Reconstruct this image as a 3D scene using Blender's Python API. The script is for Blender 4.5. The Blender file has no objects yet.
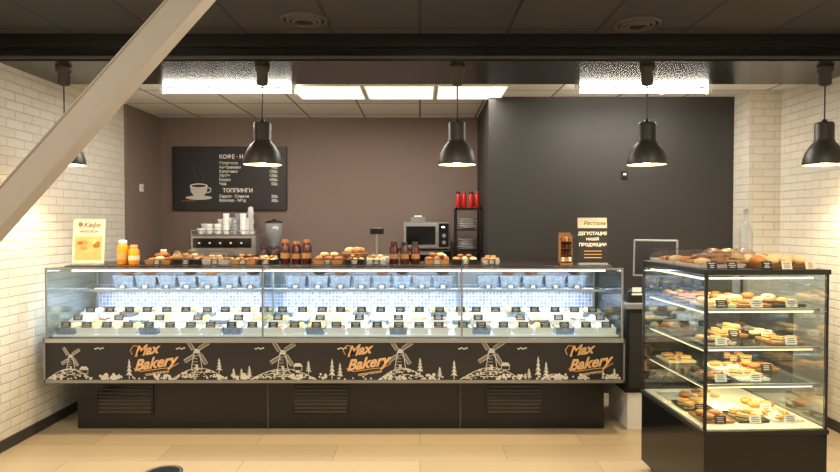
import bpy, math, random
from mathutils import Matrix, Vector
random.seed(7)
scene = bpy.context.scene
R = math.radians

# ------------------------------------------------------------------ materials
def lin(c):
    return tuple((v/255/12.92) if v/255 <= 0.04045 else ((v/255+0.055)/1.055)**2.4 for v in c) + (1.0,)

def mat(name, c, rough=0.5, metal=0.0, emit=None, es=0.0, var=0.06, vscale=12, bump=0.0, bscale=60, spec=0.5, coat=0.0):
    m = bpy.data.materials.new(name); m.use_nodes = True
    nt = m.node_tree; b = nt.nodes['Principled BSDF']
    col = lin(c)
    tc = nt.nodes.new('ShaderNodeTexCoord')
    n = nt.nodes.new('ShaderNodeTexNoise'); n.inputs['Scale'].default_value = vscale
    n.inputs['Detail'].default_value = 4
    nt.links.new(tc.outputs['Object'], n.inputs['Vector'])
    r = nt.nodes.new('ShaderNodeMix'); r.data_type = 'RGBA'
    r.inputs['A'].default_value = tuple(v*(1-var) for v in col[:3]) + (1,)
    r.inputs['B'].default_value = tuple(min(1, v*(1+var)) for v in col[:3]) + (1,)
    nt.links.new(n.outputs['Fac'], r.inputs['Factor'])
    nt.links.new(r.outputs['Result'], b.inputs['Base Color'])
    b.inputs['Roughness'].default_value = rough
    b.inputs['Metallic'].default_value = metal
    b.inputs['Specular IOR Level'].default_value = spec
    b.inputs['Coat Weight'].default_value = coat
    if emit:
        b.inputs['Emission Color'].default_value = lin(emit)
        b.inputs['Emission Strength'].default_value = es
    if bump:
        n2 = nt.nodes.new('ShaderNodeTexNoise'); n2.inputs['Scale'].default_value = bscale
        nt.links.new(tc.outputs['Object'], n2.inputs['Vector'])
        bp = nt.nodes.new('ShaderNodeBump'); bp.inputs['Strength'].default_value = bump
        bp.inputs['Distance'].default_value = 0.01
        nt.links.new(n2.outputs['Fac'], bp.inputs['Height'])
        nt.links.new(bp.outputs['Normal'], b.inputs['Normal'])
    return m

def glassmat(name, tint=(245,250,250), refl=0.06, rough=0.02, diff=0.0, dcol=(200,220,240)):
    m = bpy.data.materials.new(name); m.use_nodes = True
    nt = m.node_tree; nt.nodes.clear()
    out = nt.nodes.new('ShaderNodeOutputMaterial')
    tr = nt.nodes.new('ShaderNodeBsdfTransparent'); tr.inputs['Color'].default_value = lin(tint)
    gl = nt.nodes.new('ShaderNodeBsdfGlossy'); gl.inputs['Roughness'].default_value = rough
    lw = nt.nodes.new('ShaderNodeLayerWeight'); lw.inputs['Blend'].default_value = 0.25
    mr = nt.nodes.new('ShaderNodeMapRange')
    mr.inputs['To Min'].default_value = refl; mr.inputs['To Max'].default_value = 0.5
    nt.links.new(lw.outputs['Fresnel'], mr.inputs['Value'])
    mx = nt.nodes.new('ShaderNodeMixShader')
    nt.links.new(mr.outputs['Result'], mx.inputs['Fac'])
    nt.links.new(tr.outputs[0], mx.inputs[1]); nt.links.new(gl.outputs[0], mx.inputs[2])
    last = mx
    if diff > 0:
        df = nt.nodes.new('ShaderNodeBsdfDiffuse'); df.inputs['Color'].default_value = lin(dcol)
        m2 = nt.nodes.new('ShaderNodeMixShader'); m2.inputs['Fac'].default_value = diff
        nt.links.new(mx.outputs[0], m2.inputs[1]); nt.links.new(df.outputs[0], m2.inputs[2]); last = m2
    nt.links.new(last.outputs[0], out.inputs['Surface'])
    return m

def brickmat(name, c1, c2, mortar, bw, rh, ms, offset=0.5, bump=0.6, rough=0.6, plane='wall', noise_bump=0.3, smooth=0.3, distort=0.0, spec=0.5):
    m = bpy.data.materials.new(name); m.use_nodes = True
    nt = m.node_tree; b = nt.nodes['Principled BSDF']; b.inputs['Roughness'].default_value = rough
    b.inputs['Specular IOR Level'].default_value = spec
    tc = nt.nodes.new('ShaderNodeTexCoord')
    sp = nt.nodes.new('ShaderNodeSeparateXYZ'); nt.links.new(tc.outputs['Object'], sp.inputs[0])
    cb = nt.nodes.new('ShaderNodeCombineXYZ')
    if plane == 'wall':
        ad = nt.nodes.new('ShaderNodeMath'); ad.operation = 'ADD'
        nt.links.new(sp.outputs[0], ad.inputs[0]); nt.links.new(sp.outputs[1], ad.inputs[1])
        nt.links.new(ad.outputs[0], cb.inputs[0]); nt.links.new(sp.outputs[2], cb.inputs[1])
    else:
        nt.links.new(sp.outputs[0], cb.inputs[0]); nt.links.new(sp.outputs[1], cb.inputs[1])
    vec = cb.outputs[0]
    if distort:
        nn = nt.nodes.new('ShaderNodeTexNoise'); nn.inputs['Scale'].default_value = 9
        nt.links.new(tc.outputs['Object'], nn.inputs['Vector'])
        vm = nt.nodes.new('ShaderNodeVectorMath'); vm.operation = 'MULTIPLY_ADD'
        nt.links.new(nn.outputs['Color'], vm.inputs[0]); vm.inputs[1].default_value = (distort,)*3
        nt.links.new(vec, vm.inputs[2]); vec = vm.outputs[0]
    br = nt.nodes.new('ShaderNodeTexBrick')
    br.offset = offset
    br.inputs['Scale'].default_value = 1
    br.inputs['Brick Width'].default_value = bw; br.inputs['Row Height'].default_value = rh
    br.inputs['Mortar Size'].default_value = ms; br.inputs['Mortar Smooth'].default_value = smooth
    br.inputs['Color1'].default_value = lin(c1); br.inputs['Color2'].default_value = lin(c2)
    br.inputs['Mortar'].default_value = lin(mortar)
    nt.links.new(vec, br.inputs['Vector'])
    nt.links.new(br.outputs['Color'], b.inputs['Base Color'])
    n2 = nt.nodes.new('ShaderNodeTexNoise'); n2.inputs['Scale'].default_value = 35; n2.inputs['Detail'].default_value = 6
    nt.links.new(tc.outputs['Object'], n2.inputs['Vector'])
    ml = nt.nodes.new('ShaderNodeMath'); ml.operation = 'MULTIPLY_ADD'
    nt.links.new(n2.outputs['Fac'], ml.inputs[0]); ml.inputs[1].default_value = noise_bump
    inv = nt.nodes.new('ShaderNodeMath'); inv.operation = 'SUBTRACT'; inv.inputs[0].default_value = 1
    nt.links.new(br.outputs['Fac'], inv.inputs[1]); nt.links.new(inv.outputs[0], ml.inputs[2])
    bp = nt.nodes.new('ShaderNodeBump'); bp.inputs['Strength'].default_value = bump; bp.inputs['Distance'].default_value = 0.006
    nt.links.new(ml.outputs[0], bp.inputs['Height']); nt.links.new(bp.outputs['Normal'], b.inputs['Normal'])
    return m

M = {}
M['brick'] = brickmat('white_brick', (228,223,211), (220,215,203), (205,200,188), 0.20, 0.068, 0.006, bump=0.7, distort=0.006, noise_bump=0.7, smooth=0.6)
M['floor'] = brickmat('floor_tile', (186,168,138), (174,156,128), (146,130,106), 1.2, 0.3, 0.003, bump=0.08, rough=0.26, plane='floor', noise_bump=0.1)
M['ceil_w'] = brickmat('ceiling_tile_white', (236,234,228), (222,220,214), (130,128,122), 0.62, 0.62, 0.012, offset=0, bump=0.2, rough=0.8, plane='floor')
M['ceil_d'] = brickmat('ceiling_tile_dark', (60,58,55), (51,50,48), (24,23,22), 0.6, 0.6, 0.012, offset=0, bump=0.3, rough=0.7, plane='floor')
M['mosaic'] = brickmat('mosaic', (142,150,168), (104,112,138), (190,195,206), 0.03, 0.03, 0.003, offset=0, bump=0.1, rough=0.3)
M['brown'] = mat('brown_paint', (126,109,100), 0.8, var=0.03)
M['darkwall'] = mat('dark_paint', (53,51,49), 0.6, var=0.03)
M['soffit'] = mat('soffit_black', (32,30,29), 0.22, var=0.03)
M['black'] = mat('black_metal', (20,20,21), 0.4)
M['blackgl'] = mat('black_gloss', (14,14,15), 0.12)
M['plinth'] = mat('plinth_black', (24,23,23), 0.35)
M['charcoal'] = mat('charcoal_decal', (36,34,36), 0.45)
M['steel'] = mat('steel', (190,190,192), 0.3, 0.9)
M['alu'] = mat('aluminium', (150,150,150), 0.35, 0.6)
M['white'] = mat('white_plastic', (232,232,230), 0.4)
M['cream'] = mat('cream_paper', (220,210,188), 0.7)
M['beam'] = mat('beam_paint', (176,170,164), 0.5, var=0.03)
M['ink'] = mat('print_white', (205,200,192), 0.6)
M['gold'] = mat('print_gold', (226,168,104), 0.6)
M['goldl'] = mat('print_gold_light', (238,214,176), 0.6)
M['deck'] = mat('deck_white', (234,234,234), 0.4)
M['stone'] = mat('dark_stone', (46,42,42), 0.25, var=0.3, vscale=80)
M['glass'] = glassmat('clear_glass', refl=.04)
M['glass2'] = glassmat('bluish_glass', (232,240,243), 0.07)
M['lid'] = glassmat('lid_plastic', (252,252,252), 0.05, 0.08)
M['tub'] = glassmat('pale_blue_tub', (218,228,238), 0.06, 0.2, 0.22, (175,195,215))
M['clearpl'] = glassmat('clear_plastic', (240,243,246), 0.08, 0.1, 0.25, (228,230,234))
M['tube'] = mat('tube_light', (255,250,240), 0.5, emit=(255,246,230), es=36)
M['ledp'] = mat('led_panel', (255,250,240), 0.5, emit=(255,250,238), es=0.95)
M['ledc'] = mat('led_cool', (230,240,255), 0.5, emit=(238,243,255), es=6)
M['ledw'] = mat('led_warm', (255,240,200), 0.5, emit=(255,228,175), es=4)
M['bulb'] = mat('bulb', (255,220,160), 0.5, emit=(255,222,165), es=60)
M['shadein'] = mat('shade_inner', (245,238,222), 0.5)
M['lampblk'] = mat('lamp_black', (50,48,43), 0.45)
M['bread'] = mat('bread', (194,132,70), 0.6, var=0.3, vscale=25, bump=0.3)
M['crust'] = mat('crust', (148,92,48), 0.55, var=0.3, vscale=25, bump=0.3)
M['pale'] = mat('pale_dough', (224,194,142), 0.6, var=0.15, vscale=25)
M['choc'] = mat('chocolate', (66,38,24), 0.35, var=0.2)
M['cheese'] = mat('custard', (222,186,104), 0.5, var=0.1)
M['sugar'] = mat('icing', (240,236,228), 0.6)
M['berry'] = mat('berry', (130,34,34), 0.3)
M['jam'] = mat('jam_dark', (64,20,16), 0.15)
M['juice'] = mat('juice', (240,150,30), 0.2)
M['orange'] = mat('orange_print', (206,164,104), 0.6, var=0.35, vscale=18)
M['red'] = mat('red_plastic', (180,28,24), 0.35)
M['wood'] = mat('wood_crate', (150,110,70), 0.6, var=0.2)
M['screen'] = mat('screen', (18,20,25), 0.3)
M['grey'] = mat('grey_panel', (120,122,126), 0.45)
M['kick'] = mat('base_trim', (58,55,52), 0.5)
M['vent'] = mat('vent_grey', (74,70,66), 0.6)

# ------------------------------------------------------------------ mesh builder
class MB:
    def __init__(s, name, M4=None):
        s.name = name; s.v = []; s.f = []; s.mi = []; s.sm = []; s.mats = []; s.M4 = M4 or Matrix.Identity(4)
    def _m(s, k):
        if k not in s.mats: s.mats.append(k)
        return s.mats.index(k)
    def add(s, vs, fs, m, smooth=False, T=None):
        o = len(s.v)
        for p in vs:
            p = Vector(p)
            s.v.append(T @ p if T else p)
        i = s._m(m)
        for f in fs:
            s.f.append([o+a for a in f]); s.mi.append(i); s.sm.append(smooth)
    def box(s, x0, x1, y0, y1, z0, z1, m, T=None, b=0.0):
        if b > 0:
            vs = []
            for (ins, z) in ((0, z0), (0, z1-b), (b, z1)):
                X0, X1, Y0, Y1 = x0+ins, x1-ins, y0+ins, y1-ins
                c = b
                vs += [(X0+c, Y0, z), (X1-c, Y0, z), (X1, Y0+c, z), (X1, Y1-c, z), (X1-c, Y1, z), (X0+c, Y1, z), (X0, Y1-c, z), (X0, Y0+c, z)]
            fs = [list(range(7, -1, -1)), list(range(16, 24))]
            for k in (0, 8):
                for i in range(8):
                    j = (i+1) % 8
                    fs.append([k+i, k+j, k+8+j, k+8+i])
            s.add(vs, fs, m, False, T); return
        vs = [(x0,y0,z0),(x1,y0,z0),(x1,y1,z0),(x0,y1,z0),(x0,y0,z1),(x1,y0,z1),(x1,y1,z1),(x0,y1,z1)]
        s.add(vs, [[3,2,1,0],[4,5,6,7],[0,1,5,4],[1,2,6,5],[2,3,7,6],[3,0,4,7]], m, False, T)
    def lathe(s, c, prof, m, seg=20, T=None, smooth=True, caps=True):
        vs = []; fs = []
        for (r, z) in prof:
            for i in range(seg):
                a = 2*math.pi*i/seg
                vs.append((c[0]+r*math.cos(a), c[1]+r*math.sin(a), c[2]+z))
        for k in range(len(prof)-1):
            for i in range(seg):
                j = (i+1) % seg
                fs.append([k*seg+i, k*seg+j, (k+1)*seg+j, (k+1)*seg+i])
        s.add(vs, fs, m, smooth, T)
        if caps:
            if prof[0][0] > 1e-4: s.add(vs[:seg], [list(range(seg))[::-1]], m, False, T)
            if prof[-1][0] > 1e-4: s.add(vs[-seg:], [list(range(seg))], m, False, T)
    def cyl(s, c, r, h, m, seg=16, T=None):
        s.lathe(c, [(r, 0), (r, h)], m, seg, T)
    def rod(s, p, q, r, m, seg=8):
        p = Vector(p); q = Vector(q); d = q-p
        T = Matrix.Translation(p) @ d.to_track_quat('Z', 'Y').to_matrix().to_4x4()
        s.cyl((0,0,0), r, d.length, m, seg, T)
    def blob(s, c, rx, ry, rz, m, seg=10, rings=6, T=None):
        vs = []; fs = []
        for k in range(rings+1):
            t = math.pi*k/rings
            for i in range(seg):
                a = 2*math.pi*i/seg
                vs.append((c[0]+rx*math.sin(t)*math.cos(a), c[1]+ry*math.sin(t)*math.sin(a), c[2]-rz*math.cos(t)))
        for k in range(rings):
            for i in range(seg):
                j = (i+1) % seg
                fs.append([k*seg+i, k*seg+j, (k+1)*seg+j, (k+1)*seg+i])
        s.add(vs, fs, m, True, T)
    def torus(s, c, R0, r, m, seg=16, rs=8, T=None):
        vs = []; fs = []
        for i in range(seg):
            a = 2*math.pi*i/seg
            for k in range(rs):
                t = 2*math.pi*k/rs
                vs.append((c[0]+(R0+r*math.cos(t))*math.cos(a), c[1]+(R0+r*math.cos(t))*math.sin(a), c[2]+r*math.sin(t)))
        for i in range(seg):
            for k in range(rs):
                fs.append([i*rs+k, ((i+1)%seg)*rs+k, ((i+1)%seg)*rs+(k+1)%rs, i*rs+(k+1)%rs])
        s.add(vs, fs, m, True, T)
    def croissant(s, c, R0, r, m, ang=0, T=None):
        n = 9; rs = 8; vs = []; fs = []
        for i in range(n):
            u = i/(n-1); a = ang + (u-0.5)*math.pi*1.25
            rr = r*(0.15+0.85*math.sin(math.pi*u))*(1.0 if i % 2 else 0.86)
            for k in range(rs):
                t = 2*math.pi*k/rs
                vs.append((c[0]+(R0+rr*math.cos(t))*math.cos(a), c[1]+(R0+rr*math.cos(t))*math.sin(a), c[2]+r*0.9+rr*math.sin(t)))
        for i in range(n-1):
            for k in range(rs):
                fs.append([i*rs+k, (i+1)*rs+k, (i+1)*rs+(k+1)%rs, i*rs+(k+1)%rs])
        s.add(vs, fs, m, True, T)
    def tray(s, x0, x1, y0, y1, z0, z1, m, t=0.004, flare=0.0):
        f = flare
        vs = [(x0+f,y0+f,z0),(x1-f,y0+f,z0),(x1-f,y1-f,z0),(x0+f,y1-f,z0),(x0,y0,z1),(x1,y0,z1),(x1,y1,z1),(x0,y1,z1),
              (x0+f+t,y0+f+t,z0+t),(x1-f-t,y0+f+t,z0+t),(x1-f-t,y1-f-t,z0+t),(x0+f+t,y1-f-t,z0+t),(x0+t,y0+t,z1),(x1-t,y0+t,z1),(x1-t,y1-t,z1),(x0+t,y1-t,z1)]
        fs = [[3,2,1,0],[8,9,10,11]]
        for i in range(4):
            j = (i+1) % 4
            fs += [[i,j,4+j,4+i],[4+i,4+j,12+j,12+i],[12+i,12+j,8+j,8+i]]
        s.add(vs, fs, m)
    def lid(s, x0, x1, y0, y1, z0, z1, m):   # single-skin open-bottom cover
        f = .008
        vs = [(x0,y0,z0),(x1,y0,z0),(x1,y1,z0),(x0,y1,z0),(x0+f,y0+f,z1),(x1-f,y0+f,z1),(x1-f,y1-f,z1),(x0+f,y1-f,z1)]
        s.add(vs, [[4,5,6,7],[0,1,5,4],[1,2,6,5],[2,3,7,6],[3,0,4,7]], m)
    def poly(s, pts, y, m):
        s.add([(a, y, b) for a, b in pts], [list(range(len(pts)))], m)
    def line(s, a, b, w, y, m):
        dx, dz = b[0]-a[0], b[1]-a[1]; L = math.hypot(dx, dz) or 1
        nx, nz = -dz/L*w/2, dx/L*w/2
        s.poly([(a[0]-nx,a[1]-nz),(b[0]-nx,b[1]-nz),(b[0]+nx,b[1]+nz),(a[0]+nx,a[1]+nz)], y, m)
    def pline(s, pts, w, y, m, closed=False):
        n = len(pts)
        for i in range(n if closed else n-1): s.line(pts[i], pts[(i+1) % n], w, y, m)
    def disc(s, c, r, y, m, seg=10, sz=1.0):
        s.poly([(c[0]+r*math.cos(2*math.pi*i/seg), c[1]+sz*r*math.sin(2*math.pi*i/seg)) for i in range(seg)], y, m)
    def text(s, txt, size, loc, m, rot=0, align='CENTER', bold=0.0, shear=0.0, T=None, wsc=1.0):
        cu = bpy.data.curves.new('t', 'FONT'); cu.body = txt; cu.size = size
        cu.align_x = align; cu.align_y = 'CENTER'; cu.offset = bold; cu.shear = shear; cu.resolution_u = 3
        ob = bpy.data.objects.new('t', cu); scene.collection.objects.link(ob)
        bpy.context.view_layer.update()
        me = bpy.data.meshes.new_from_object(ob.evaluated_get(bpy.context.evaluated_depsgraph_get()))
        TT = T if T else (Matrix.Translation(loc) @ Matrix.Rotation(R(90), 4, 'X') @ Matrix.Rotation(R(rot), 4, 'Z') @ Matrix.Diagonal((wsc,1,1,1)))
        s.add([v.co.copy() for v in me.vertices], [list(p.vertices) for p in me.polygons], m, False, TT)
        bpy.data.objects.remove(ob); bpy.data.meshes.remove(me); bpy.data.curves.remove(cu)
    def done(s, parent=None, origin=None):
        me = bpy.data.meshes.new(s.name)
        o = Vector(origin) if origin else Vector((0,0,0))
        me.from_pydata([(v-o)[:] for v in s.v], [], s.f)
        for k in s.mats: me.materials.append(M[k])
        me.polygons.foreach_set('material_index', s.mi)
        me.polygons.foreach_set('use_smooth', s.sm)
        me.update()
        ob = bpy.data.objects.new(s.name, me); scene.collection.objects.link(ob)
        ob.matrix_world = s.M4 @ Matrix.Translation(o)
        if parent: ob.parent = parent
        return ob

def empty(name, loc=(0,0,0)):
    e = bpy.data.objects.new(name, None); e.location = loc; scene.collection.objects.link(e); return e

def area(name, loc, sx, sy, power, col, rot=(0,0,0), parent=None, spread=None):
    l = bpy.data.lights.new(name, 'AREA'); l.shape = 'RECTANGLE'; l.size = sx; l.size_y = sy
    l.energy = power; l.color = lin(col)[:3]
    if spread: l.spread = R(spread)
    o = bpy.data.objects.new(name, l); o.location = loc; o.rotation_euler = rot
    scene.collection.objects.link(o)
    if parent: o.parent = parent
    return o

def simple_box(name, *a):
    b = MB(name); b.box(*a); return b.done()

# ------------------------------------------------------------------ room
simple_box('floor', -3.12, 3.45, -1.5, 7.2, -0.1, 0, 'floor')
simple_box('wall_left', -3.12, -2.97, -1.5, 6.24, 0, 2.93, 'brick')
simple_box('wall_left_brown', -3.12, -2.94, 6.24, 7.2, 0, 2.81, 'brown')
simple_box('wall_back', -2.94, 0.65, 7.05, 7.2, 0, 2.81, 'brown')
simple_box('wall_dark', 0.65, 3.45, 5.87, 7.2, 0, 2.81, 'darkwall')
simple_box('wall_right', 3.25, 3.45, -1.5, 5.87, 0, 2.93, 'brick')
simple_box('wall_pilaster', 2.963, 3.25, 5.6, 5.87, 0, 2.81, 'brick')
simple_box('ceiling', -3.12, 3.45, -1.5, 4.37, 2.93, 3.05, 'ceil_d')
simple_box('ceiling_back', -3.12, 3.45, 5.1, 7.2, 2.81, 3.05, 'ceil_w')
b = MB('ceiling_soffit')
b.box(-3.12, 3.45, 4.37, 5.1, 2.757, 3.05, 'soffit')
b.done()
b = MB('trim_1')
b.box(-2.97, 3.25, 4.31, 4.37, 2.845, 2.93, 'black'); b.box(-2.97, 3.25, 4.335, 4.37, 2.77, 2.785, 'vent')
b.done()
simple_box('baseboard_left', -2.97, -2.955, -1.5, 6.24, 0, 0.08, 'kick')
simple_box('baseboard_right', 3.235, 3.25, -1.5, 5.6, 0, 0.08, 'kick')

# diagonal steel beam
d = Vector((0.605, 0, 0.668)).normalized(); p0 = Vector((-0.728, 2.0, 2.346))
b = MB('diagonal_support_beam')
def bm_box(z0, z1, y0, y1):
    vs = []
    n = Vector((-d.z, 0, d.x))
    for zz in (0.001, 2.929):
        for (oz, oy) in ((z0, y0), (z1, y0), (z1, y1), (z0, y1)):
            base = p0 + n*oz + Vector((0, oy, 0))
            t = (zz-base.z)/d.z
            vs.append(base + d*t)
    b.add(vs, [[0,1,2,3],[7,6,5,4],[0,4,5,1],[1,5,6,2],[2,6,7,3],[3,7,4,0]], 'beam')
bm_box(-0.026, 0.056, 0, 0.06)
bm_box(-0.030, -0.026, -0.004, 0.064)
bm_box(0.056, 0.060, -0.004, 0.064)
b.done()

# ceiling fixtures
for (x, y, r) in ((-0.74, 3.99, .15), (1.42, 4.08, .15)):
    b = MB('ceiling_air_diffuser')
    for k, rr in enumerate((1.0, 0.76, 0.52)):
        b.lathe((x, y, 2.93), [(r*rr, 0), (r*rr, -0.012-0.006*k), (r*(rr-0.13), -0.02-0.006*k), (r*(rr-0.13), 0)], 'vent', 24)
    b.cyl((x, y, 2.9), r*0.3, 0.03, 'black')
    b.done()
for i in range(3):  # added fill lights above the view, modelled as round ceiling downlights
    for yy in (0.6, 2.4):
        x = (-2.3, 0.1, 2.1)[i]
        e = MB('added_fill_downlight'); e.lathe((x, yy, 2.93), [(0.14, 0), (0.14, -0.012), (0.11, -0.012), (0.10, -0.002)], 'white', 20, caps=False)
        e.lathe((x, yy, 2.926), [(0.1, 0), (0.1, -0.004)], 'ledw', 20); ob = e.done()
        a = area('added_fill_source', (x, yy, 2.90), 0.2, 0.2, 35, (255, 238, 209), parent=ob)

# LED ceiling panels
for x0 in (-1.12, -0.48, 0.16):
    b = MB('ceiling_light_panel')
    b.box(x0, x0+.6, 5.36, 5.93, 2.80, 2.809, 'ledp')
    b.box(x0-.012, x0, 5.35, 5.94, 2.796, 2.81, 'white'); b.box(x0+.6, x0+.612, 5.35, 5.94, 2.796, 2.81, 'white')
    b.box(x0, x0+.6, 5.35, 5.36, 2.796, 2.81, 'white'); b.box(x0, x0+.6, 5.93, 5.94, 2.796, 2.81, 'white')
    ob = b.done()
    area('panel_source', (x0+.3, 5.65, 2.79), .5, .5, 12, (255, 246, 232), parent=ob)
# fluorescent tubes
for cx in (-1.62, 1.88):
    b = MB('ceiling_fluorescent_light')
    b.box(cx-.57, cx+.57, 5.22, 5.28, 2.775, 2.81, 'white')
    T = Matrix.Translation((cx-.54, 5.25, 2.735)) @ Matrix.Rotation(R(90), 4, 'Y')
    b.cyl((0,0,0), 0.018, 1.08, 'tube', 12, T)
    b.box(cx-.57, cx-.54, 5.225, 5.275, 2.71, 2.775, 'white'); b.box(cx+.54, cx+.57, 5.225, 5.275, 2.71, 2.775, 'white')
    ob = b.done()
    area('tube_source', (cx, 5.25, 2.70), 1.1, .06, 18, (255, 244, 228), parent=ob)
b = MB('ceiling_dome_camera')
b.cyl((2.09, 5.4, 2.78), .055, .03, 'white', 20); b.blob((2.09, 5.4, 2.78), .045, .045, .05, 'white', 14, 8); b.blob((2.09, 5.375, 2.765), .028, .028, .028, 'blackgl', 10, 6); b.done()

# pendants
for x in (-2.6, -1.152, .272, 1.659, 2.957):
    y = 4.55
    b = MB('pendant_lamp')
    b.lathe((x, y, 2.757), [(0.055, 0), (0.055, -.03), (0.042, -.035), (0.042, -.12), (.03, -.13), (.006, -.135)], 'lampblk', 20)
    b.cyl((x, y, 2.36), 0.005, .27, 'black', 8)
    z = 2.048
    b.lathe((x, y, z), [(0.14, 0), (.141, .012), (.136, .045), (.120, .095), (.092, .14), (.070, .165), (.064, .18), (.064, .295), (.058, .308), (.02, .312), (.015, .33), (.006, .335)], 'lampblk', 32, caps=False)
    b.torus((x, y, z+.175), .066, .004, 'black', 24, 6)
    b.lathe((x, y, z), [(0.137, .001), (.132, .045), (.116, .093), (.088, .137), (.06, .165), (.0, .17)], 'shadein', 32, caps=False)
    b.blob((x, y, z+.045), .036, .036, .046, 'bulb', 14, 8)
    ob = b.done()
    l = bpy.data.lights.new('bulb_light', 'SPOT'); l.energy = 55; l.color = lin((255, 228, 184))[:3]; l.spot_size = R(130); l.spot_blend = .6; l.shadow_soft_size = .04
    lo = bpy.data.objects.new('bulb_light', l); lo.location = (x, y, z-.002); scene.collection.objects.link(lo); lo.parent = ob

# ------------------------------------------------------------------ pastries helper
def pastry(b, x, y, z, s, kind=None):
    k = kind if kind is not None else random.randint(0, 5)
    a = random.random()*6.28
    if k == 0: b.blob((x, y, z+s*.45), s, s, s*.5, random.choice(['bread', 'crust', 'pale']))
    elif k == 1: b.croissant((x, y, z), s*.65, s*.38, random.choice(['bread', 'crust']), a)
    elif k == 2: b.torus((x, y, z+s*.35), s*.62, s*.33, random.choice(['choc', 'bread', 'pale']), 14, 7)
    elif k == 3:
        b.blob((x, y, z+s*.4), s*1.1, s*.6, s*.42, 'bread'); b.blob((x, y, z+s*.55), s*.95, s*.45, s*.36, 'choc')
    elif k == 4:
        b.cyl((x, y, z), s*.8, s*.5, 'crust', 12); b.blob((x, y, z+s*.5), s*.75, s*.75, s*.35, random.choice(['cheese', 'pale', 'choc', 'sugar', 'bread', 'berry']))
    else:
        T = Matrix.Translation((x, y, z)) @ Matrix.Rotation(a, 4, 'Z')
        b.box(-s*.8, s*.8, -s*.5, s*.5, 0, s*.3, 'pale', T); b.box(-s*.8, s*.8, -s*.5, s*.5, s*.3, s*.45, 'choc', T)
        b.box(-s*.8, s*.8, -s*.5, s*.5, s*.45, s*.75, 'pale', T); b.box(-s*.8, s*.8, -s*.5, s*.5, s*.75, s*.85, 'bread', T)

def tag(b, x, y, z, w=.075, h=.048, card='black', ink='ink', tilt=-15):
    T = Matrix.Translation((x, y, z)) @ Matrix.Rotation(R(tilt), 4, 'X')
    b.box(-w/2, w/2, 0, .002, 0, h, card, T)
    for k in range(3):
        ww = w*random.uniform(.2, .38)
        zz = h*(.75-.25*k)
        b.add([(-ww, -.0008, zz-.0018), (ww, -.0008, zz-.0018), (ww, -.0008, zz+.0018), (-ww, -.0008, zz+.0018)], [[0,1,2,3]], ink, False, T)

# ------------------------------------------------------------------ display counter
cnt = empty('refrigerated_display_counter', (-.65, 5.1, 0))
cnt_parts = []
XL, XR = -2.85, 1.546
DV = (-1.198, .318)
b = MB('body')
b.box(-2.70, 1.45, 4.86, 5.5, 0.0, .42, 'plinth')
b.box(XL, XR, 4.715, 5.5, .42, .745, 'black')
b.box(XL+.02, XR-.02, 5.44, 5.5, .745, 1.245, 'alu')
b.box(XL+.02, XR-.02, 5.425, 5.44, .745, 1.08, 'mosaic')
b.box(XL, XR, 4.95, 5.52, 1.246, 1.281, 'stone', None, .006)
b.box(XL+.015, XR-.015, 4.76, 4.95, .745, .757, 'deck')
b.box(XL+.015, XR-.015, 4.95, 5.12, .745, .787, 'deck')
b.box(XL+.015, XR-.015, 5.12, 5.424, .745, .825, 'deck')
b.box(XL+.03, XR-.03, 5.06, 5.424, 1.066, 1.078, 'glass2')
b.box(XL+.03, XR-.03, 5.05, 5.06, 1.06, 1.082, 'steel')
b.box(XL+.06, XR-.06, 5.30, 5.33, 1.050, 1.062, 'ledc')
b.box(XL+.06, XR-.06, 4.965, 4.99, 1.234, 1.246, 'ledc')
for x in DV: b.box(x-.006, x+.006, 4.852, 4.86, .0, .42, 'vent')
b.box(-2.70, 1.45, 4.85, 4.86, .395, .41, 'vent')
for gx in (-2.54, -1.0, .52):
    b.box(gx, gx+.44, 4.848, 4.86, .12, .345, 'blackgl')
    for k in range(7):
        T = Matrix.Translation((gx, 4.845, .135+.03*k)) @ Matrix.Rotation(R(25), 4, 'X')
        b.box(.015, .425, -.008, .012, 0, .007, 'vent', T)
b.box(XL, XR, 4.70, 4.715, .425, .713, 'charcoal')
b.box(XL-.01, XR+.01, 4.688, 4.716, .713, .742, 'steel')
b.box(XL-.01, XR+.01, 4.688, 4.716, .405, .427, 'alu')
b.box(XL-.012, XL, 4.688, 5.5, .405, .742, 'alu'); b.box(XR, XR+.012, 4.688, 5.5, .405, .742, 'alu')
cnt_parts.append(b.done())
b = MB('glazing')
b.box(XL+.004, XR-.004, 4.705, 4.713, .742, 1.268, 'glass')
b.box(XL, XL+.008, 4.72, 5.44, .745, 1.268, 'glass2'); b.box(XR-.008, XR, 4.72, 5.44, .745, 1.268, 'glass2')
b.box(XL, XR, 4.703, 4.95, 1.268, 1.277, 'glass2')
b.box(XL, XR, 4.700, 4.712, 1.266, 1.281, 'alu')
for x in (XL, XR-.012): b.box(x, x+.012, 4.70, 4.714, .742, 1.27, 'alu')
for x in DV:
    b.box(x-.007, x+.007, 4.70, 4.716, .742, 1.27, 'alu'); b.box(x-.004, x+.004, 4.716, 5.42, .83, 1.25, 'glass2')
    b.box(x-.004, x+.004, 4.716, 4.95, 1.255, 1.268, 'alu'); b.box(x-.006, x+.006, 5.04, 5.06, .79, 1.246, 'alu')
for x in (XL+.02, XR-.035): b.box(x, x+.015, 5.40, 5.42, .8, 1.246, 'alu')
cnt_parts.append(b.done())

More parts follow.
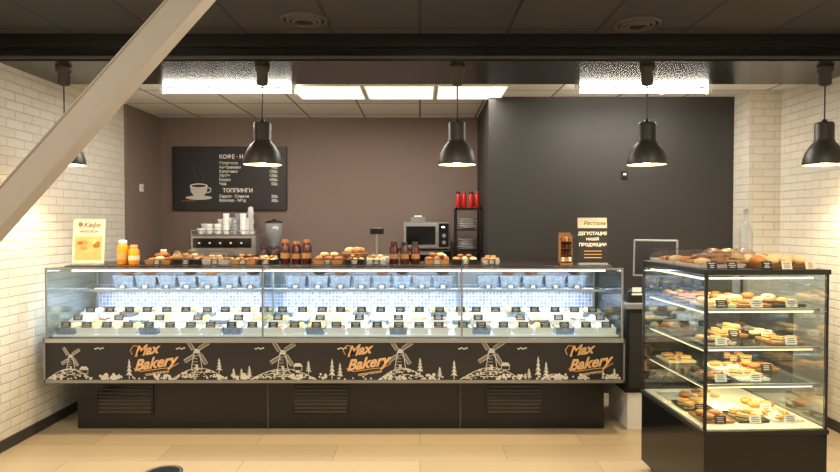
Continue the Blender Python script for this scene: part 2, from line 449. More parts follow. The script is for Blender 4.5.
# printed artwork
b = MB('printed_artwork'); YP = 4.6985; zb = .432; W = 'ink'
def windmill(x, s=1.0, z0=.50):
    h = .125*s
    b.pline([(x-.042*s, z0), (x-.022*s, z0+h), (x+.022*s, z0+h), (x+.042*s, z0)], .005, YP, W, True)
    b.poly([(x-.028*s, z0+h), (x+.028*s, z0+h), (x+.012*s, z0+h+.03*s), (x-.012*s, z0+h+.03*s)], YP, W)
    for k in range(5):
        zz = z0+h*(k+.5)/5.5; ww = .036*s-(.02*s)*k/5
        b.line((x-ww, zz), (x+ww*.3, zz), .003, YP, W)
    b.poly([(x-.01*s, z0), (x+.01*s, z0), (x+.01*s, z0+.035*s), (x-.01*s, z0+.035*s)], YP, W)
    c = (x, z0+h+.006)
    for k in range(4):
        a = R(32+90*k); L = .115*s
        ux, uz = math.cos(a), math.sin(a); nx, nz = -uz, ux
        b.line(c, (c[0]+ux*L, c[1]+uz*L), .0045, YP-.0004, W)
        q = [(c[0]+ux*t+nx*o, c[1]+uz*t+nz*o) for t, o in ((.03*s, 0), (.03*s, .026*s), (L, .026*s), (L, 0))]
        b.pline(q, .003, YP-.0004, W)
        for j in range(1, 8):
            t = .03*s+(L-.03*s)*j/8
            b.line((c[0]+ux*t, c[1]+uz*t), (c[0]+ux*t+nx*.026*s, c[1]+uz*t+nz*.026*s), .003, YP-.0004, W)
def hill(x, w, h):
    n = 14
    top = [(x+w*(i/n-.5), zb+h*math.sin(math.pi*i/n)) for i in range(n+1)]
    b.pline(top, .005, YP, W)
    for k in range(int(w*260)):
        u = random.random(); t = random.random()**.7
        px = x+w*(u-.5); pz = zb+h*math.sin(math.pi*u)*t
        b.disc((px, pz), random.uniform(.003, .010), YP-.0002*random.random(), W, 6, .7)
    for k in range(3):
        u0 = random.uniform(.1, .5)
        b.pline([(x+w*(u0+.1*j-.5), zb+h*(.25+.2*k)*math.sin(math.pi*(u0+.1*j))) for j in range(4)], .004, YP, W)
def tree(x, h=.12, z0=zb):
    b.line((x, z0), (x, z0+h), .006, YP, W)
    for k in range(4):
        w = .026*(1-k*.2); zz = z0+h*(.18+.2*k)
        b.poly([(x-w, zz), (x-w*.4, zz+.008), (x+w*.4, zz+.003), (x+w, zz), (x, zz+h*.27)], YP-.0003, W)
def bush(x, z0=zb):
    for k in range(7): b.disc((x+random.uniform(-.03, .03), z0+random.uniform(.005, .04)), random.uniform(.007, .014), YP-.0003*random.random(), W, 8)
def house(x, z0):
    b.pline([(x-.03, z0), (x-.03, z0+.03), (x+.03, z0+.03), (x+.03, z0)], .004, YP, W, True)
    b.poly([(x-.038, z0+.03), (x+.038, z0+.03), (x+.02, z0+.055), (x-.02, z0+.055)], YP, W)
hill(-2.67, .34, .08); windmill(-2.66, .75, .505); house(-2.56, .475)
tree(-2.215, .15); bush(-2.30); bush(-2.36); bush(-2.42)
hill(-1.68, .42, .085); windmill(-1.70, 1.0, .51); tree(-1.53, .11, .48)
hill(-1.04, .5, .08); windmill(-1.045, 1.0, .50); house(-.93, .50); tree(-.85, .1, .47)
for x in (-1.42, -1.36, -1.3): tree(x, random.uniform(.07, .11))
bush(-.74); tree(-.67, .15); tree(-.61, .12)
hill(-.13, .36, .085); windmill(-.15, 1.0, .51); tree(0, .12, .47); bush(.08); tree(.15, .09)
tree(.26, .14); hill(.54, .46, .09); windmill(.545, 1.05, .505); house(.65, .505); bush(.78)
for x, h in ((.83, .08), (.9, .17), (.96, .13)): tree(x, h)
hill(1.02, .2, .04); bush(1.08); bush(1.42); tree(1.48, .08)
for k in range(90):
    x = random.uniform(XL+.05, XR-.05); bush(x, zb-.004) if k % 4 == 0 else b.disc((x, zb+random.uniform(0, .02)), .008, YP-.0003, W, 6)
for x in (-2.47, -1.85, -1.25, -.62, .3, .75):
    for k in range(4): b.disc((x+k*.018, .665+.006*(k % 2)), .010, YP, W, 8, .6)
for cx in (-2.03, -.41, 1.28):
    for (off, m_, dy) in ((.0030, 'goldl', -.0008), (.0005, 'gold', -.0014)):
        b.text('Max', .105, (cx-.06, YP+dy, .652), m_, rot=9, bold=off, shear=.5)
        b.text('Bakery', .115, (cx+.005, YP+dy, .555), m_, rot=9, bold=off, shear=.5)
    b.text('КОНДИТЕРСКАЯ', .022, (cx+.03, YP-.001, .478), 'goldl', rot=9, bold=.0005)
    b.pline([(cx-.15, .515), (cx-.10, .492), (cx-.02, .502), (cx+.06, .515), (cx+.13, .52), (cx+.19, .555)], .005, YP-.001, 'gold')
    b.pline([(cx-.16, .62), (cx-.175, .655), (cx-.15, .69), (cx-.11, .685)], .005, YP-.001, 'gold')
cnt_parts.append(b.done())

# goods in counter
b = MB('pastry_containers')
n = 27
for r, (yy, zz) in enumerate(((4.775, .757), (4.96, .787), (5.135, .825))):
    for i in range(n):
        x = XL+.10+i*(XR-XL-.2)/(n-1)
        if min(abs(x-DV[0]), abs(x-DV[1])) < .03: x += .02
        x0, x1 = x-.073, x+.073
        b.tray(x0, x1, yy, yy+.155, zz+.001, zz+.055, 'tub' if (i+r) % 4 == 0 else 'white', .003, .008)
        kind = random.choice([0, 0, 1, 2, 4, 4, 5])
        fill = random.choice([None, None, 'sugar', 'sugar', 'sugar', 'pale', 'cheese'])
        for kx in (-.035, .035):
            for ky in (.045, .11):
                if fill:
                    b.blob((x+kx, yy+ky, zz+.05), .034, .034, .032, fill, 8, 5)
                else: pastry(b, x+kx, yy+ky, zz+.034, .032, kind)
        if r != 1 or i % 2 == 0:
            tag(b, x+random.uniform(-.01, .01), yy+.01, zz+.055, .076, .044)
cnt_parts.append(b.done())
b = MB('upper_shelf_tubs')
x = XL+.32; i = 0
while x < XR-.2:
    w = random.choice([.15, .17, .17])
    if not any(x-.02 < dv < x+w+.02 for dv in DV):
        b.tray(x, x+w, 5.09, 5.30, 1.079, 1.185, 'tub', .003, .015)
        b.box(x-.004, x+w+.004, 5.086, 5.304, 1.182, 1.188, 'clearpl')
        for kz in (1.115, 1.155):
            for kx in (.22, .5, .78):
                for ky in (.15, .5): b.blob((x+w*kx, 5.09+.21*ky+.02, kz), .028, .035, .026, random.choice(['crust', 'bread', 'pale', 'pale', 'sugar']), 8, 5)
        if i % 3 != 2: b.blob((x+w/2, 5.19, 1.212), w*.36, .07, .024, random.choice(['bread', 'choc', 'crust', 'crust']), 10, 6)
        tag(b, x+w/2, 5.075, 1.082, .06, .035)
    x += w+.015; i += 1
cnt_parts.append(b.done())
def parent_at(o, e):
    o.parent = e; o.matrix_parent_inverse = Matrix.Translation(-Vector(e.location))
for o in cnt_parts: parent_at(o, cnt)
for nm, loc, sx, sy, pw, rot in (('shelf_led', (-.65, 5.27, 1.045), 4.2, .05, 24, (0,0,0)), ('front_led', (-.65, 4.96, 1.23), 4.2, .04, 34, (0,0,0)), ('back_led', (-.65, 5.36, 1.235), 4.2, .04, 12, (R(-20),0,0))):
    parent_at(area(nm, loc, sx, sy, pw, (243, 245, 255), rot), cnt)

# ------------------------------------------------------------------ things on counter top
ZT = 1.282
def poster(name, x0, x1, y, h, dark):
    b = MB(name)
    T = Matrix.Translation((x0, y, ZT)) @ Matrix.Rotation(R(-6), 4, 'X')
    w = x1-x0
    b.box(0, w, 0, .004, .012, h, 'black' if dark else 'cream', T)
    b.box(x0, x1, y-.03, y+.07, ZT, ZT+.006, 'clearpl'); b.box(x0, x1, y, y+.006, ZT+.006, ZT+.016, 'clearpl')
    TT = lambda px, pz: T @ Matrix.Translation((px, -.0012, pz)) @ Matrix.Rotation(R(90), 4, 'X')
    if dark:
        b.box(.0, w, -.0006, 0, h*.78, h, 'cream', T)
        b.text('Ресторан', .04, None, 'choc', T=TT(w/2+.02, h*.88), bold=.0008, shear=.3)
        b.text('ДЕГУСТАЦИЯ', .035, None, 'sugar', T=TT(w/2, h*.66), bold=.0012)
        b.text('НАШЕЙ', .028, None, 'sugar', T=TT(w/2, h*.54), bold=.001)
        b.text('ПРОДУКЦИИ', .035, None, 'sugar', T=TT(w/2, h*.42), bold=.0012)
        for k in range(3): b.box(w*.2, w*.8, -.0008, 0, h*(.28-.07*k), h*(.29-.07*k)+.002, 'gold', T)
    else:
        b.text('Кафе', .055, None, 'choc', T=TT(w/2+.02, h*.86), bold=.001, shear=.3)
        b.blob((.06, -.001, h*.88), .02, .001, .02, 'crust', T=T)
        b.text('НАПОЛЕОН', .026, None, 'choc', T=TT(w/2, h*.72), bold=.001)
        b.box(.02, w-.02, -.0008, 0, h*.10, h*.62, 'orange', T)
        for k in range(6):
            b.blob((random.uniform(.06, w-.06), -.001, h*random.uniform(.2, .5)), .03, .001, .018, random.choice(['crust', 'bread', 'cheese', 'sugar']), T=T)
    b.done()
poster('poster_stand', -2.83, -2.57, 5.03, .375, False)
poster('poster_stand', 1.295, 1.535, 5.06, .385, True)

def jar(name, x, y, r, h, fill, cap='black', z=ZT, label=None):
    b = MB(name)
    b.lathe((x, y, z), [(r*.9, 0), (r, .008), (r, h*.72), (r*.7, h*.82), (r*.62, h*.86)], fill, 18)
    b.lathe((x, y, z+h*.86), [(r*.72, 0), (r*.72, h*.12), (r*.66, h*.14)], cap, 18)
    if label: b.lathe((x, y, z), [(r*1.02, h*.22), (r*1.02, h*.45)], label, 18, caps=False)
    b.done()
jar('juice_bottle', -2.455, 5.12, .045, .20, 'juice', 'sugar', label='orange')
jar('juice_bottle', -2.355, 5.10, .042, .16, 'juice', 'orange', label='cream')
for i, x in enumerate((-1.13, -1.04, -.95)):
    jar('jam_jar', x, 5.2+.02*(i % 2), .040, .20-.015*(i % 2), 'jam', 'crust', label='wood')
for i, x in enumerate((-.22, -.13, -.04)):
    jar('preserve_jar', x, 5.22, .038, .18, 'jam' if i != 1 else 'choc', 'black' if i else 'jam', label='wood')
jar('honey_jar', -2.22, 5.36, .035, .11, 'juice', 'sugar', label='cream')
for i, x in enumerate((-2.10, -1.98)): jar('honey_jar', x, 5.36, .035, .10+.01*i, 'jam' if i else 'cheese', 'wood')
for i, x in enumerate((-1.36, -1.27)): jar('sauce_jar', x, 5.38, .03, .13, 'choc', 'black', label='cream')

def goods(name, x0, x1, box='clearpl', n=4, y=5.1, s=.032, kinds=None, h=.06, stack=0):
    b = MB(name)
    b.tray(x0, x1, y, y+.2, ZT, ZT+h*.6, box, .003, .006)
    for i in range(n):
        for ky in (.06, .14):
            pastry(b, x0+(x1-x0)*(i+.5)/n, y+ky, ZT+h*.45, s*random.uniform(.85, 1.15), random.choice(kinds) if kinds else None)
    if n > 2:
        for i in range(n-1): pastry(b, x0+(x1-x0)*(i+1)/n, y+.10, ZT+h*.45+s*.8, s*.9, kinds[0] if kinds else 0)
    if stack: b.lid(x0+.002, x1-.002, y+.002, y+.198, ZT+h*.6, ZT+.10, 'lid')
    tag(b, (x0+x1)/2, y-.012, ZT, .06, .04)
    b.done()
goods('bread_basket', -2.27, -2.06, 'wood', 3, kinds=[0, 1], s=.036)
goods('pastry_tray', -2.04, -1.82, 'black', 3, kinds=[0, 4], s=.036, stack=1)
goods('pastry_tray', -1.80, -1.58, 'clearpl', 4, kinds=[2, 0, 5], stack=1)
goods('pastry_tray', -1.56, -1.36, 'wood', 3, kinds=[1, 3], s=.036)
goods('pastry_tray', -1.34, -1.20, 'black', 3, kinds=[0], s=.026)
goods('bread_basket', -.88, -.64, 'wood', 3, s=.042, kinds=[0])
goods('pastry_tray', -.62, -.46, 'black', 3, s=.030, kinds=[4, 1])
goods('pastry_tray', -.44, -.28, 'clearpl', 3, s=.030, kinds=[0, 2])
goods('bread_basket', .04, .24, 'wood', 3, s=.04, kinds=[0, 1])
goods('pastry_tray', .27, .48, 'black', 3, kinds=[0])
goods('pastry_tray', .52, .66, 'clearpl', 3, s=.026, kinds=[5, 0])
b = MB('wicker_bread_bowl')
for k in range(5): b.torus((-.57, 5.40, ZT+.010+.016*k), .075+.008*k, .009, 'wood', 24, 6)
b.cyl((-.57, 5.40, ZT+.002), .075, .008, 'wood')
for k in range(5): b.blob((-.57+.05*math.cos(k*1.257), 5.40+.05*math.sin(k*1.257), ZT+.10), .045, .032, .03, ('bread', 'pale')[k % 2])
b.done()

b = MB('counter_scale')
b.box(-.46, -.20, 5.33, 5.50, ZT, ZT+.05, 'white', None, .008)
b.box(-.45, -.21, 5.34, 5.49, ZT+.05, ZT+.06, 'steel')
b.rod((-.38, 5.47, ZT+.05), (-.38, 5.47, ZT+.25), .01, 'steel')
b.box(-.44, -.32, 5.45, 5.49, ZT+.24, ZT+.30, 'black', None, .01)
b.box(-.43, -.33, 5.446, 5.45, ZT+.25, ZT+.29, 'screen')
b.done()

b = MB('candy_display_stand')
x = 1.20
b.box(x-.05, x+.05, 5.06, 5.16, ZT, ZT+.012, 'wood')
b.box(x-.05, x+.05, 5.145, 5.155, ZT, ZT+.26, 'wood')
b.box(x-.05, x-.045, 5.08, 5.15, ZT, ZT+.24, 'wood'); b.box(x+.045, x+.05, 5.08, 5.15, ZT, ZT+.24, 'wood')
for k in range(4):
    b.box(x-.045, x+.045, 5.08, 5.15, ZT+.02+.055*k, ZT+.025+.055*k, 'wood')
    for j in range(3): b.box(x-.04+.028*j, x-.016+.028*j, 5.07, 5.12, ZT+.025+.055*k, ZT+.06+.055*k, random.choice(['choc', 'cream', 'bread', 'crust', 'choc', 'jam']), None, .004)
b.done()

# ------------------------------------------------------------------ back counter & machines
b = MB('back_worktop_cabinet')
b.box(-2.90, .33, 6.38, 7.04, .08, .86, 'plinth'); b.box(-2.90, .33, 6.42, 7.04, 0, .08, 'black')
b.box(-2.93, .34, 6.34, 7.045, .86, .90, 'stone', None, .004)
for k in range(6):
    x0 = -2.88+k*.535
    b.box(x0, x0+.52, 6.365, 6.38, .1, .84, 'charcoal'); b.rod((x0+.46, 6.35, .6), (x0+.46, 6.35, .78), .006, 'steel')
b.done()

b = MB('espresso_machine')
x0, x1 = -2.40, -1.73; y0 = 6.45; z = .901
b.box(x0, x1, y0+.02, y0+.48, z+.04, z+.13, 'steel', None, .01)
for xx in (x0+.05, x1-.05):
    for yy in (y0+.07, y0+.42): b.cyl((xx, yy, z), .02, .04, 'black')
b.box(x0+.03, x1-.03, y0, y0+.25, z+.13, z+.14, 'black')
b.box(x0, x1, y0+.26, y0+.48, z+.13, z+.38, 'steel')
b.box(x0-.01, x1+.01, y0+.02, y0+.49, z+.38, z+.60, 'steel', None, .02)
b.box(x0+.03, x1-.03, y0+.008, y0+.02, z+.46, z+.56, 'blackgl')
for k in range(5): b.cyl((0, 0, 0), .010, .012, 'white', 10, Matrix.Translation((x0+.1+.11*k, y0+.008, z+.51)) @ Matrix.Rotation(R(90), 4, 'X'))
for xx in (x0+.19, x1-.19):
    b.cyl((xx, y0+.13, z+.30), .035, .08, 'steel'); b.rod((xx, y0+.12, z+.30), (xx, y0-.06, z+.28), .013, 'black')
    b.rod((xx, y0+.13, z+.26), (xx, y0+.13, z+.30), .012, 'steel')
for xx in (x0+.04, x1-.04): b.rod((xx, y0+.06, z+.38), (xx-.01, y0+.0, z+.18), .006, 'steel')
for (p, q) in (((x0, y0+.05, z+.64), (x1, y0+.05, z+.64)), ((x0, y0+.05, z+.64), (x0, y0+.46, z+.64)), ((x1, y0+.05, z+.64), (x1, y0+.46, z+.64))): b.rod(p, q, .005, 'steel')
for xx in (x0, (x0+x1)/2, x1): b.rod((xx, y0+.05, z+.59), (xx, y0+.05, z+.64), .005, 'steel')
b.done()
def cup(b, x, y, z, s=1.0, m='white'):
    b.lathe((x, y, z), [(.022*s, 0), (.03*s, .012*s), (.04*s, .06*s), (.037*s, .06*s), (.026*s, .014*s), (0, .01*s)], m, 16, caps=False)
    T = Matrix.Translation((x+.042*s, y, z+.034*s)) @ Matrix.Rotation(R(90), 4, 'X')
    b.torus((0, 0, 0), .015*s, .004*s, m, 12, 6, T)
b = MB('coffee_cup_stack')
zc = z+.601
for i in range(6):
    for j in range(2):
        xx = x0+.07+i*.09
        if i < 3:
            for k in range(1+(i+j) % 2+(i == 2)): cup(b, xx, y0+.14+.12*j, zc+.05*k, 1.0)
        else:
            for k in range(3+(i+j) % 2): b.lathe((xx, y0+.14+.12*j, zc+.045*k), [(.024, 0), (.036, .085), (.034, .085), (.022, .004)], 'clearpl' if i % 3 == 1 else 'white', 14, caps=False)
b.done()
b = MB('paper_cup_sleeve')
b.lathe((x1-.14, y0+.40, zc), [(.035, 0), (.035, .02), (.028, .1), (.04, .12), (.028, .2), (.036, .22), (.026, .29), (.0, .30)], 'white', 18)
b.done()

b = MB('coffee_grinder')
x, y = -1.56, 6.6
b.box(x-.09, x+.09, y-.13, y+.13, .901, .95, 'black', None, .01)
b.lathe((x, y+.03, .95), [(.07, 0), (.075, .05), (.07, .3), (.085, .33), (.085, .40), (.05, .42)], 'lampblk', 24)
b.lathe((x, y+.03, 1.37), [(.04, 0), (.085, .12), (.09, .25), (.088, .25), (.08, .12), (.035, .01)], 'clearpl', 24, caps=False)
b.lathe((x, y+.03, 1.38), [(.035, 0), (.08, .13), (.082, .19), (.0, .20)], 'choc', 20)
b.lathe((x, y+.03, 1.62), [(.092, 0), (.092, .015), (.02, .03), (.015, .045)], 'black', 24)
b.rod((x, y-.04, 1.15), (x, y-.12, 1.15), .025, 'black'); b.rod((x-.03, y-.05, 1.06), (x-.03, y-.13, 1.04), .008, 'steel'); b.rod((x+.03, y-.05, 1.06), (x+.03, y-.13, 1.04), .008, 'steel')
b.cyl((x, y-.09, 1.10), .045, .1, 'clearpl')
b.done()

def oven(name, x0, x1, y0, y1, z0, z1, body):
    b = MB(name)
    for xx in (x0+.04, x1-.04):
        for yy in (y0+.05, y1-.05): b.cyl((xx, yy, z0), .015, .015, 'black', 10)
    b.box(x0, x1, y0, y1, z0+.015, z1, body, None, .008)
    w = x1-x0; h = z1-z0
    b.box(x0+.01, x1-w*.24, y0-.012, y0, z0+.03, z1-.015, 'steel')
    b.box(x0+.035, x1-w*.24-.03, y0-.015, y0-.012, z0+.055, z1-.045, 'blackgl')
    b.rod((x1-w*.24-.012, y0-.03, z0+.05), (x1-w*.24-.012, y0-.03, z1-.04), .006, 'steel')
    b.box(x1-w*.23, x1-.01, y0-.008, y0, z0+.03, z1-.015, 'blackgl')
    b.box(x1-w*.17, x1-.05, y0-.010, y0-.008, z1-.06, z1-.048, 'ledc')
    for k in range(2): b.cyl((0,0,0), .02, .02, 'steel', 14, Matrix.Translation((x1-w*.12, y0-.008, z0+.08+.07*k)) @ Matrix.Rotation(R(90), 4, 'X'))
    b.done()
oven('microwave_oven', -.18, .31, 6.5, 6.85, 1.337, 1.63, 'steel')
oven('convection_oven', -.24, .32, 6.45, 6.95, .901, 1.336, 'black')
b = MB('napkin_box')
b.box(-.10, .06, 6.58, 6.72, 1.6305, 1.685, 'grey', None, .008); b.box(-.06, .02, 6.62, 6.68, 1.685, 1.70, 'sugar')
b.done()

b = MB('cup_rack')
x0, x1, y0, y1 = .365, .63, 6.35, 6.65
for xx in (x0, x1-.015):
    for yy in (y0, y1-.015): b.box(xx, xx+.015, yy, yy+.015, 0, 1.777, 'black')
for k in range(8):
    zz = .25+.215*k
    b.box(x0, x1, y0, y1, zz, zz+.012, 'black')
    if k < 7:
        for j in range(5): b.lathe(((x0+x1)/2, (y0+y1)/2, zz+.013+.024*j), [(.05, 0), (.09, .014), (.105, .02), (.10, .02), (.05, .004)], 'white', 20)
b.box(x0, x1, y0, y1, 1.765, 1.777, 'black')
b.done()
for i, x in enumerate((.40, .462, .535, .597)):
    jar('red_thermos', x, 6.5+.02*(i % 2), .029, .17, 'red', 'red' if i % 2 else 'jam', z=1.778)

# menu board
b = MB('menu_board')
x0, x1, z0, z1 = -2.785, -1.517, 1.777, 2.468
b.box(x0, x1, 7.02, 7.048, z0, z1, 'charcoal')
for a in ((x0-.01, x1+.01, 7.012, 7.048, z1, z1+.012), (x0-.01, x1+.01, 7.012, 7.048, z0-.012, z0), (x0-.01, x0, 7.012, 7.048, z0, z1), (x1, x1+.01, 7.012, 7.048, z0, z1)): b.box(*a, 'black')
Y = 7.0185
b.text('КОФЕ · НАПИТКИ', .062, (-2.00, Y, 2.365), 'sugar', bold=.0015)
for k, (t, p) in enumerate((('Эспрессо', '60р.'), ('Американо', '90р.'), ('Капучино', '120р.'), ('Латте', '130р.'), ('Какао', '100р.'), ('Чай', '50р.'))):
    zz = 2.295-.047*k
    b.text(t, .045, (-2.27, Y, zz), 'sugar', align='LEFT', bold=.0006); b.text(p, .045, (-1.60, Y, zz), 'sugar', align='RIGHT', bold=.0006)
b.text('ТОППИНГИ', .06, (-2.06, Y, 1.985), 'sugar', bold=.0015)
for k, (t, p) in enumerate((('Сироп · Сливки', '20р.'), ('Молоко · Мёд', '30р.'))):
    zz = 1.92-.047*k
    b.text(t, .045, (-2.27, Y, zz), 'sugar', align='LEFT', bold=.0006); b.text(p, .045, (-1.60, Y, zz), 'sugar', align='RIGHT', bold=.0006)
cx, cz = -2.50, 1.95
b.poly([(cx-.10, cz+.09), (cx-.09, cz+.02), (cx-.05, cz-.03), (cx+.05, cz-.03), (cx+.09, cz+.02), (cx+.10, cz+.09)], Y, 'ink')
b.disc((cx, cz+.09), .10, Y-.0003, 'sugar', 20, .25); b.disc((cx, cz+.088), .085, Y-.0006, 'choc', 20, .2)
b.disc((cx, cz-.045), .15, Y+.0004, 'ink', 24, .16)
b.pline([(cx+.095, cz+.07), (cx+.135, cz+.06), (cx+.13, cz+.02), (cx+.085, cz+.01)], .012, Y, 'ink')
for o in (-.04, .03):
    b.pline([(cx+o+.025*math.sin(t*.9), cz+.12+.028*t) for t in range(9)], .005, Y, 'vent')
for k in range(5): b.disc((cx-.18+.03*k, cz-.08+.004*(k % 2)), .012, Y, 'crust', 8, .7)
b.done()

b = MB('wall_socket'); b.box(-2.94, -2.925, 6.5, 6.58, 1.95, 2.03, 'white', None, .004); b.cyl((0,0,0), .025, .006, 'cream', 14, Matrix.Translation((-2.925, 6.54, 1.99)) @ Matrix.Rotation(R(90), 4, 'Y')); b.done()
b = MB('wall_thermostat'); b.box(1.90, 1.96, 5.855, 5.87, 2.04, 2.11, 'black', None, .004); b.box(1.915, 1.945, 5.853, 5.855, 2.07, 2.09, 'ink'); b.done()

# ------------------------------------------------------------------ cash desk
b = MB('cash_desk')
b.box(1.60, 2.9, 4.80, 5.35, .3, .96, 'plinth'); b.box(1.63, 2.87, 4.84, 5.32, 0, .3, 'white')
b.box(1.58, 2.93, 4.76, 5.38, .96, 1.0, 'grey', None, .004)
b.box(1.62, 2.05, 4.788, 4.80, .34, .92, 'charcoal'); b.box(2.08, 2.86, 4.788, 4.80, .34, .92, 'charcoal')
b.done()
b = MB('pos_terminal')
T = Matrix.Translation((1.90, 5.0, 1.001)) @ Matrix.Rotation(R(-28), 4, 'Z')
b.box(-.1, .1, -.09, .09, 0, .02, 'black', T, .006); b.box(-.02, .02, .0, .03, .02, .25, 'black', T)
T2 = T @ Matrix.Translation((0, -.03, .19)) @ Matrix.Rotation(R(-6), 4, 'X')
b.box(-.17, .17, 0, .03, 0, .30, 'grey', T2, .006); b.box(-.155, .155, -.002, 0, .015, .285, 'screen', T2)
b.done()
b = MB('receipt_printer'); b.box(1.62, 1.76, 4.82, 4.97, 1.001, 1.10, 'black', None, .015); b.box(1.65, 1.73, 4.818, 4.83, 1.06, 1.075, 'white'); b.box(1.655, 1.725, 4.82, 4.823, 1.075, 1.12, 'white'); b.done()

b = MB('floor_sticker'); b.cyl((-1.67, 4.0, .0005), .12, .0015, 'black', 32)
b.torus((-1.67, 4.0, .002), .105, .0015, 'ink', 32, 4)
b.done()

# ------------------------------------------------------------------ right pastry cabinet
e = empty('pastry_display_cabinet', (1.50, 3.25, 0)); e.rotation_euler = (0, 0, R(2.5))
W_, D_ = .67, .82
parts = []
b = MB('case_body')
b.box(0, W_, 0, D_, .06, .50, 'blackgl')
b.box(-.006, W_+.006, -.006, D_+.006, .50, .524, 'black')
b.box(.03, W_-.03, .03, D_-.03, .03, .06, 'black')
for xx in (.06, W_-.06):
    for yy in (.06, D_-.06):
        b.cyl((0,0,0), .03, .025, 'vent', 16, Matrix.Translation((xx-.012, yy, .03)) @ Matrix.Rotation(R(90), 4, 'Y'))
for k in range(6): b.box(.12, W_-.12, -.004, 0, .12+.03*k, .13+.03*k, 'black')
b.box(.01, W_-.01, .01, D_-.01, .524, .53, 'cream')
b.box(-.006, W_+.006, -.006, D_+.006, 1.352, 1.378, 'black')
b.box(.02, W_-.02, .02, D_-.02, 1.345, 1.352, 'white')
for xx in (0, W_-.014):
    for yy in (0, D_-.014): b.box(xx, xx+.014, yy, yy+.014, .524, 1.352, 'black')
b.box(W_/2-.01, W_/2+.01, D_-.012, D_, .524, 1.352, 'black')
SH = (.76, .96, 1.165)
for z in SH:
    b.box(.02, W_-.02, .05, D_-.03, z-.006, z, 'glass2'); b.box(.02, W_-.02, .04, .05, z-.012, z+.002, 'steel')
    for xx in (.018, W_-.03): b.box(xx, xx+.012, .05, D_-.03, z-.016, z-.006, 'steel')
for z in SH + (1.345,):
    b.box(.03, .042, .06, D_-.05, z-.026, z-.017, 'ledw'); b.box(.05, W_-.05, .052, .06, z-.02, z-.012, 'ledw')
parts.append(b.done())
b = MB('case_glass')
b.box(.014, W_-.014, .001, .006, .524, 1.352, 'glass'); b.box(.001, .006, .014, D_-.014, .524, 1.352, 'glass'); b.box(W_-.006, W_-.001, .014, D_-.014, .524, 1.352, 'glass')
b.box(.014, W_-.014, D_-.008, D_-.003, .524, 1.352, 'glass2')
parts.append(b.done())
b = MB('case_pastries')
skip = {(3, 2, 2), (2, 1, 0), (1, 2, 1), (2, 2, 1), (1, 0, 2), (1, 1, 0), (2, 0, 1), (0, 2, 2), (0, 1, 1)}
for li, z in enumerate((.531,) + SH):
    for r in range(3):
        y0 = .10+r*.22
        for c in range(3):
            x0 = .05+c*.195
            if (li, r, c) in skip: continue
            mt = ['wood', 'black', 'clearpl', 'cream'][(li+c+r) % 4]
            b.tray(x0, x0+.178, y0, y0+.185, z+.001, z+.014, mt, .003, .004)
            kd = random.choice([0, 1, 2, 3, 4, 5, 5, 0, 1])
            for kx in (.05, .128):
                for ky in (.05, .13):
                    if random.random() < .85: pastry(b, x0+kx, y0+ky, z+.006, random.uniform(.033, .040), kd)
            if r < 2: tag(b, x0+.09, y0-.008, z+.002, .065, .042, 'white' if (c+li) % 3 else 'black', 'choc' if (c+li) % 3 else 'ink')
parts.append(b.done())
for z, pw in ((1.335, 7.5), (1.145, 5.5), (.94, 5.5), (.74, 5.5)):
    parts.append(area('case_led', (W_/2, .32, z), .55, .4, pw, (255, 224, 165)))
for o in parts: o.parent = e
ZC = 1.3785
CM = Matrix.Translation((1.50, 3.25, 0)) @ Matrix.Rotation(R(2.5), 4, 'Z')
def top_item(name): return MB(name, CM)
def lidbox(b, x0, x1, y0, y1, h):
    b.tray(x0, x1, y0, y1, ZC, ZC+.02, 'white', .003, .01)
    b.lid(x0+.002, x1-.002, y0+.002, y1-.002, ZC+.02, ZC+h, 'lid')
b = top_item('pastry_platter')
lidbox(b, .02, .31, .45, .76, .085)
for i in range(3):
    for j in range(3): pastry(b, .075+.09*i, .50+.09*j, ZC+.008, .046, random.choice([0, 1]))
b.done()
b = top_item('pastry_box')
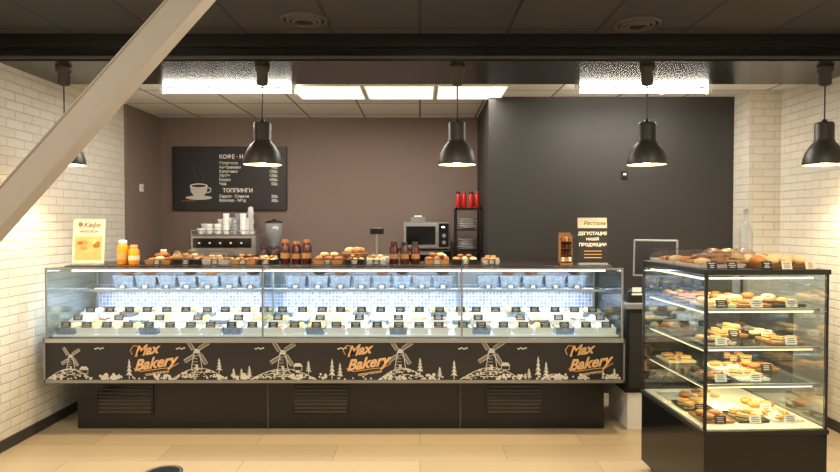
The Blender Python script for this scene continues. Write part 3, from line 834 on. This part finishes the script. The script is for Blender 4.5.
lidbox(b, .02, .29, .12, .41, .08)
for i in range(3):
    for j in range(3): pastry(b, .070+.085*i, .175+.09*j, ZC+.012, .044, random.choice([0, 3, 1]))
b.done()
def loaf(b, x, y, z, L, w, h, m_, ang):
    T = Matrix.Translation((x, y, z+h)) @ Matrix.Rotation(R(ang), 4, 'Z')
    b.blob((0, 0, 0), L, w, h, m_, 16, 8, T)
b = top_item('bread_roll_tray')
b.tray(.33, .65, .10, .42, ZC, ZC+.025, 'wood', .003, .008)
for i in range(4):
    for j in range(3): loaf(b, .375+.077*i, .16+.10*j, ZC+.008, .036, .047, .03, random.choice(['bread', 'pale', 'pale', 'bread']), random.uniform(-10, 10))
b.done()
b = top_item('wrapped_bread')
for k in range(3):
    loaf(b, .39+.10*k, .67, ZC+.004, .045, .10, .040, ('bread', 'pale', 'bread')[k], 0)
    b.blob((.39+.10*k, .67, ZC+.0455), .049, .108, .045, 'lid', 14, 8)
b.done()
b = top_item('price_card')
for xx, m_ in ((.06, 'black'), (.17, 'black'), (.36, 'black'), (.47, 'cream'), (.6, 'cream')):
    tag(b, xx, .045, ZC, .055, .042, m_, 'ink' if m_ == 'black' else 'choc')
b.done()
b = top_item('glass_water_bottle')
b.lathe((.50, .49, ZC), [(.036, 0), (.038, .01), (.038, .19), (.03, .225), (.014, .26), (.013, .305), (.016, .31)], 'clearpl', 20)
b.cyl((.50, .49, ZC+.31), .017, .02, 'steel'); b.done()

# ------------------------------------------------------------------ world, camera
w = bpy.data.worlds.new('world'); scene.world = w; w.use_nodes = True
bg = w.node_tree.nodes['Background']; bg.inputs[0].default_value = lin((255, 239, 217)); bg.inputs[1].default_value = .33
cam = bpy.data.cameras.new('camera'); cam.sensor_width = 36; cam.lens = 620/840*36; cam.clip_start = .05
co = bpy.data.objects.new('camera', cam); scene.collection.objects.link(co); scene.camera = co
co.location = (0, 0, 1.63); co.rotation_euler = (R(90-1.293), 0, 0)
scene.view_settings.view_transform = 'Standard'
scene.view_settings.exposure = 0.08
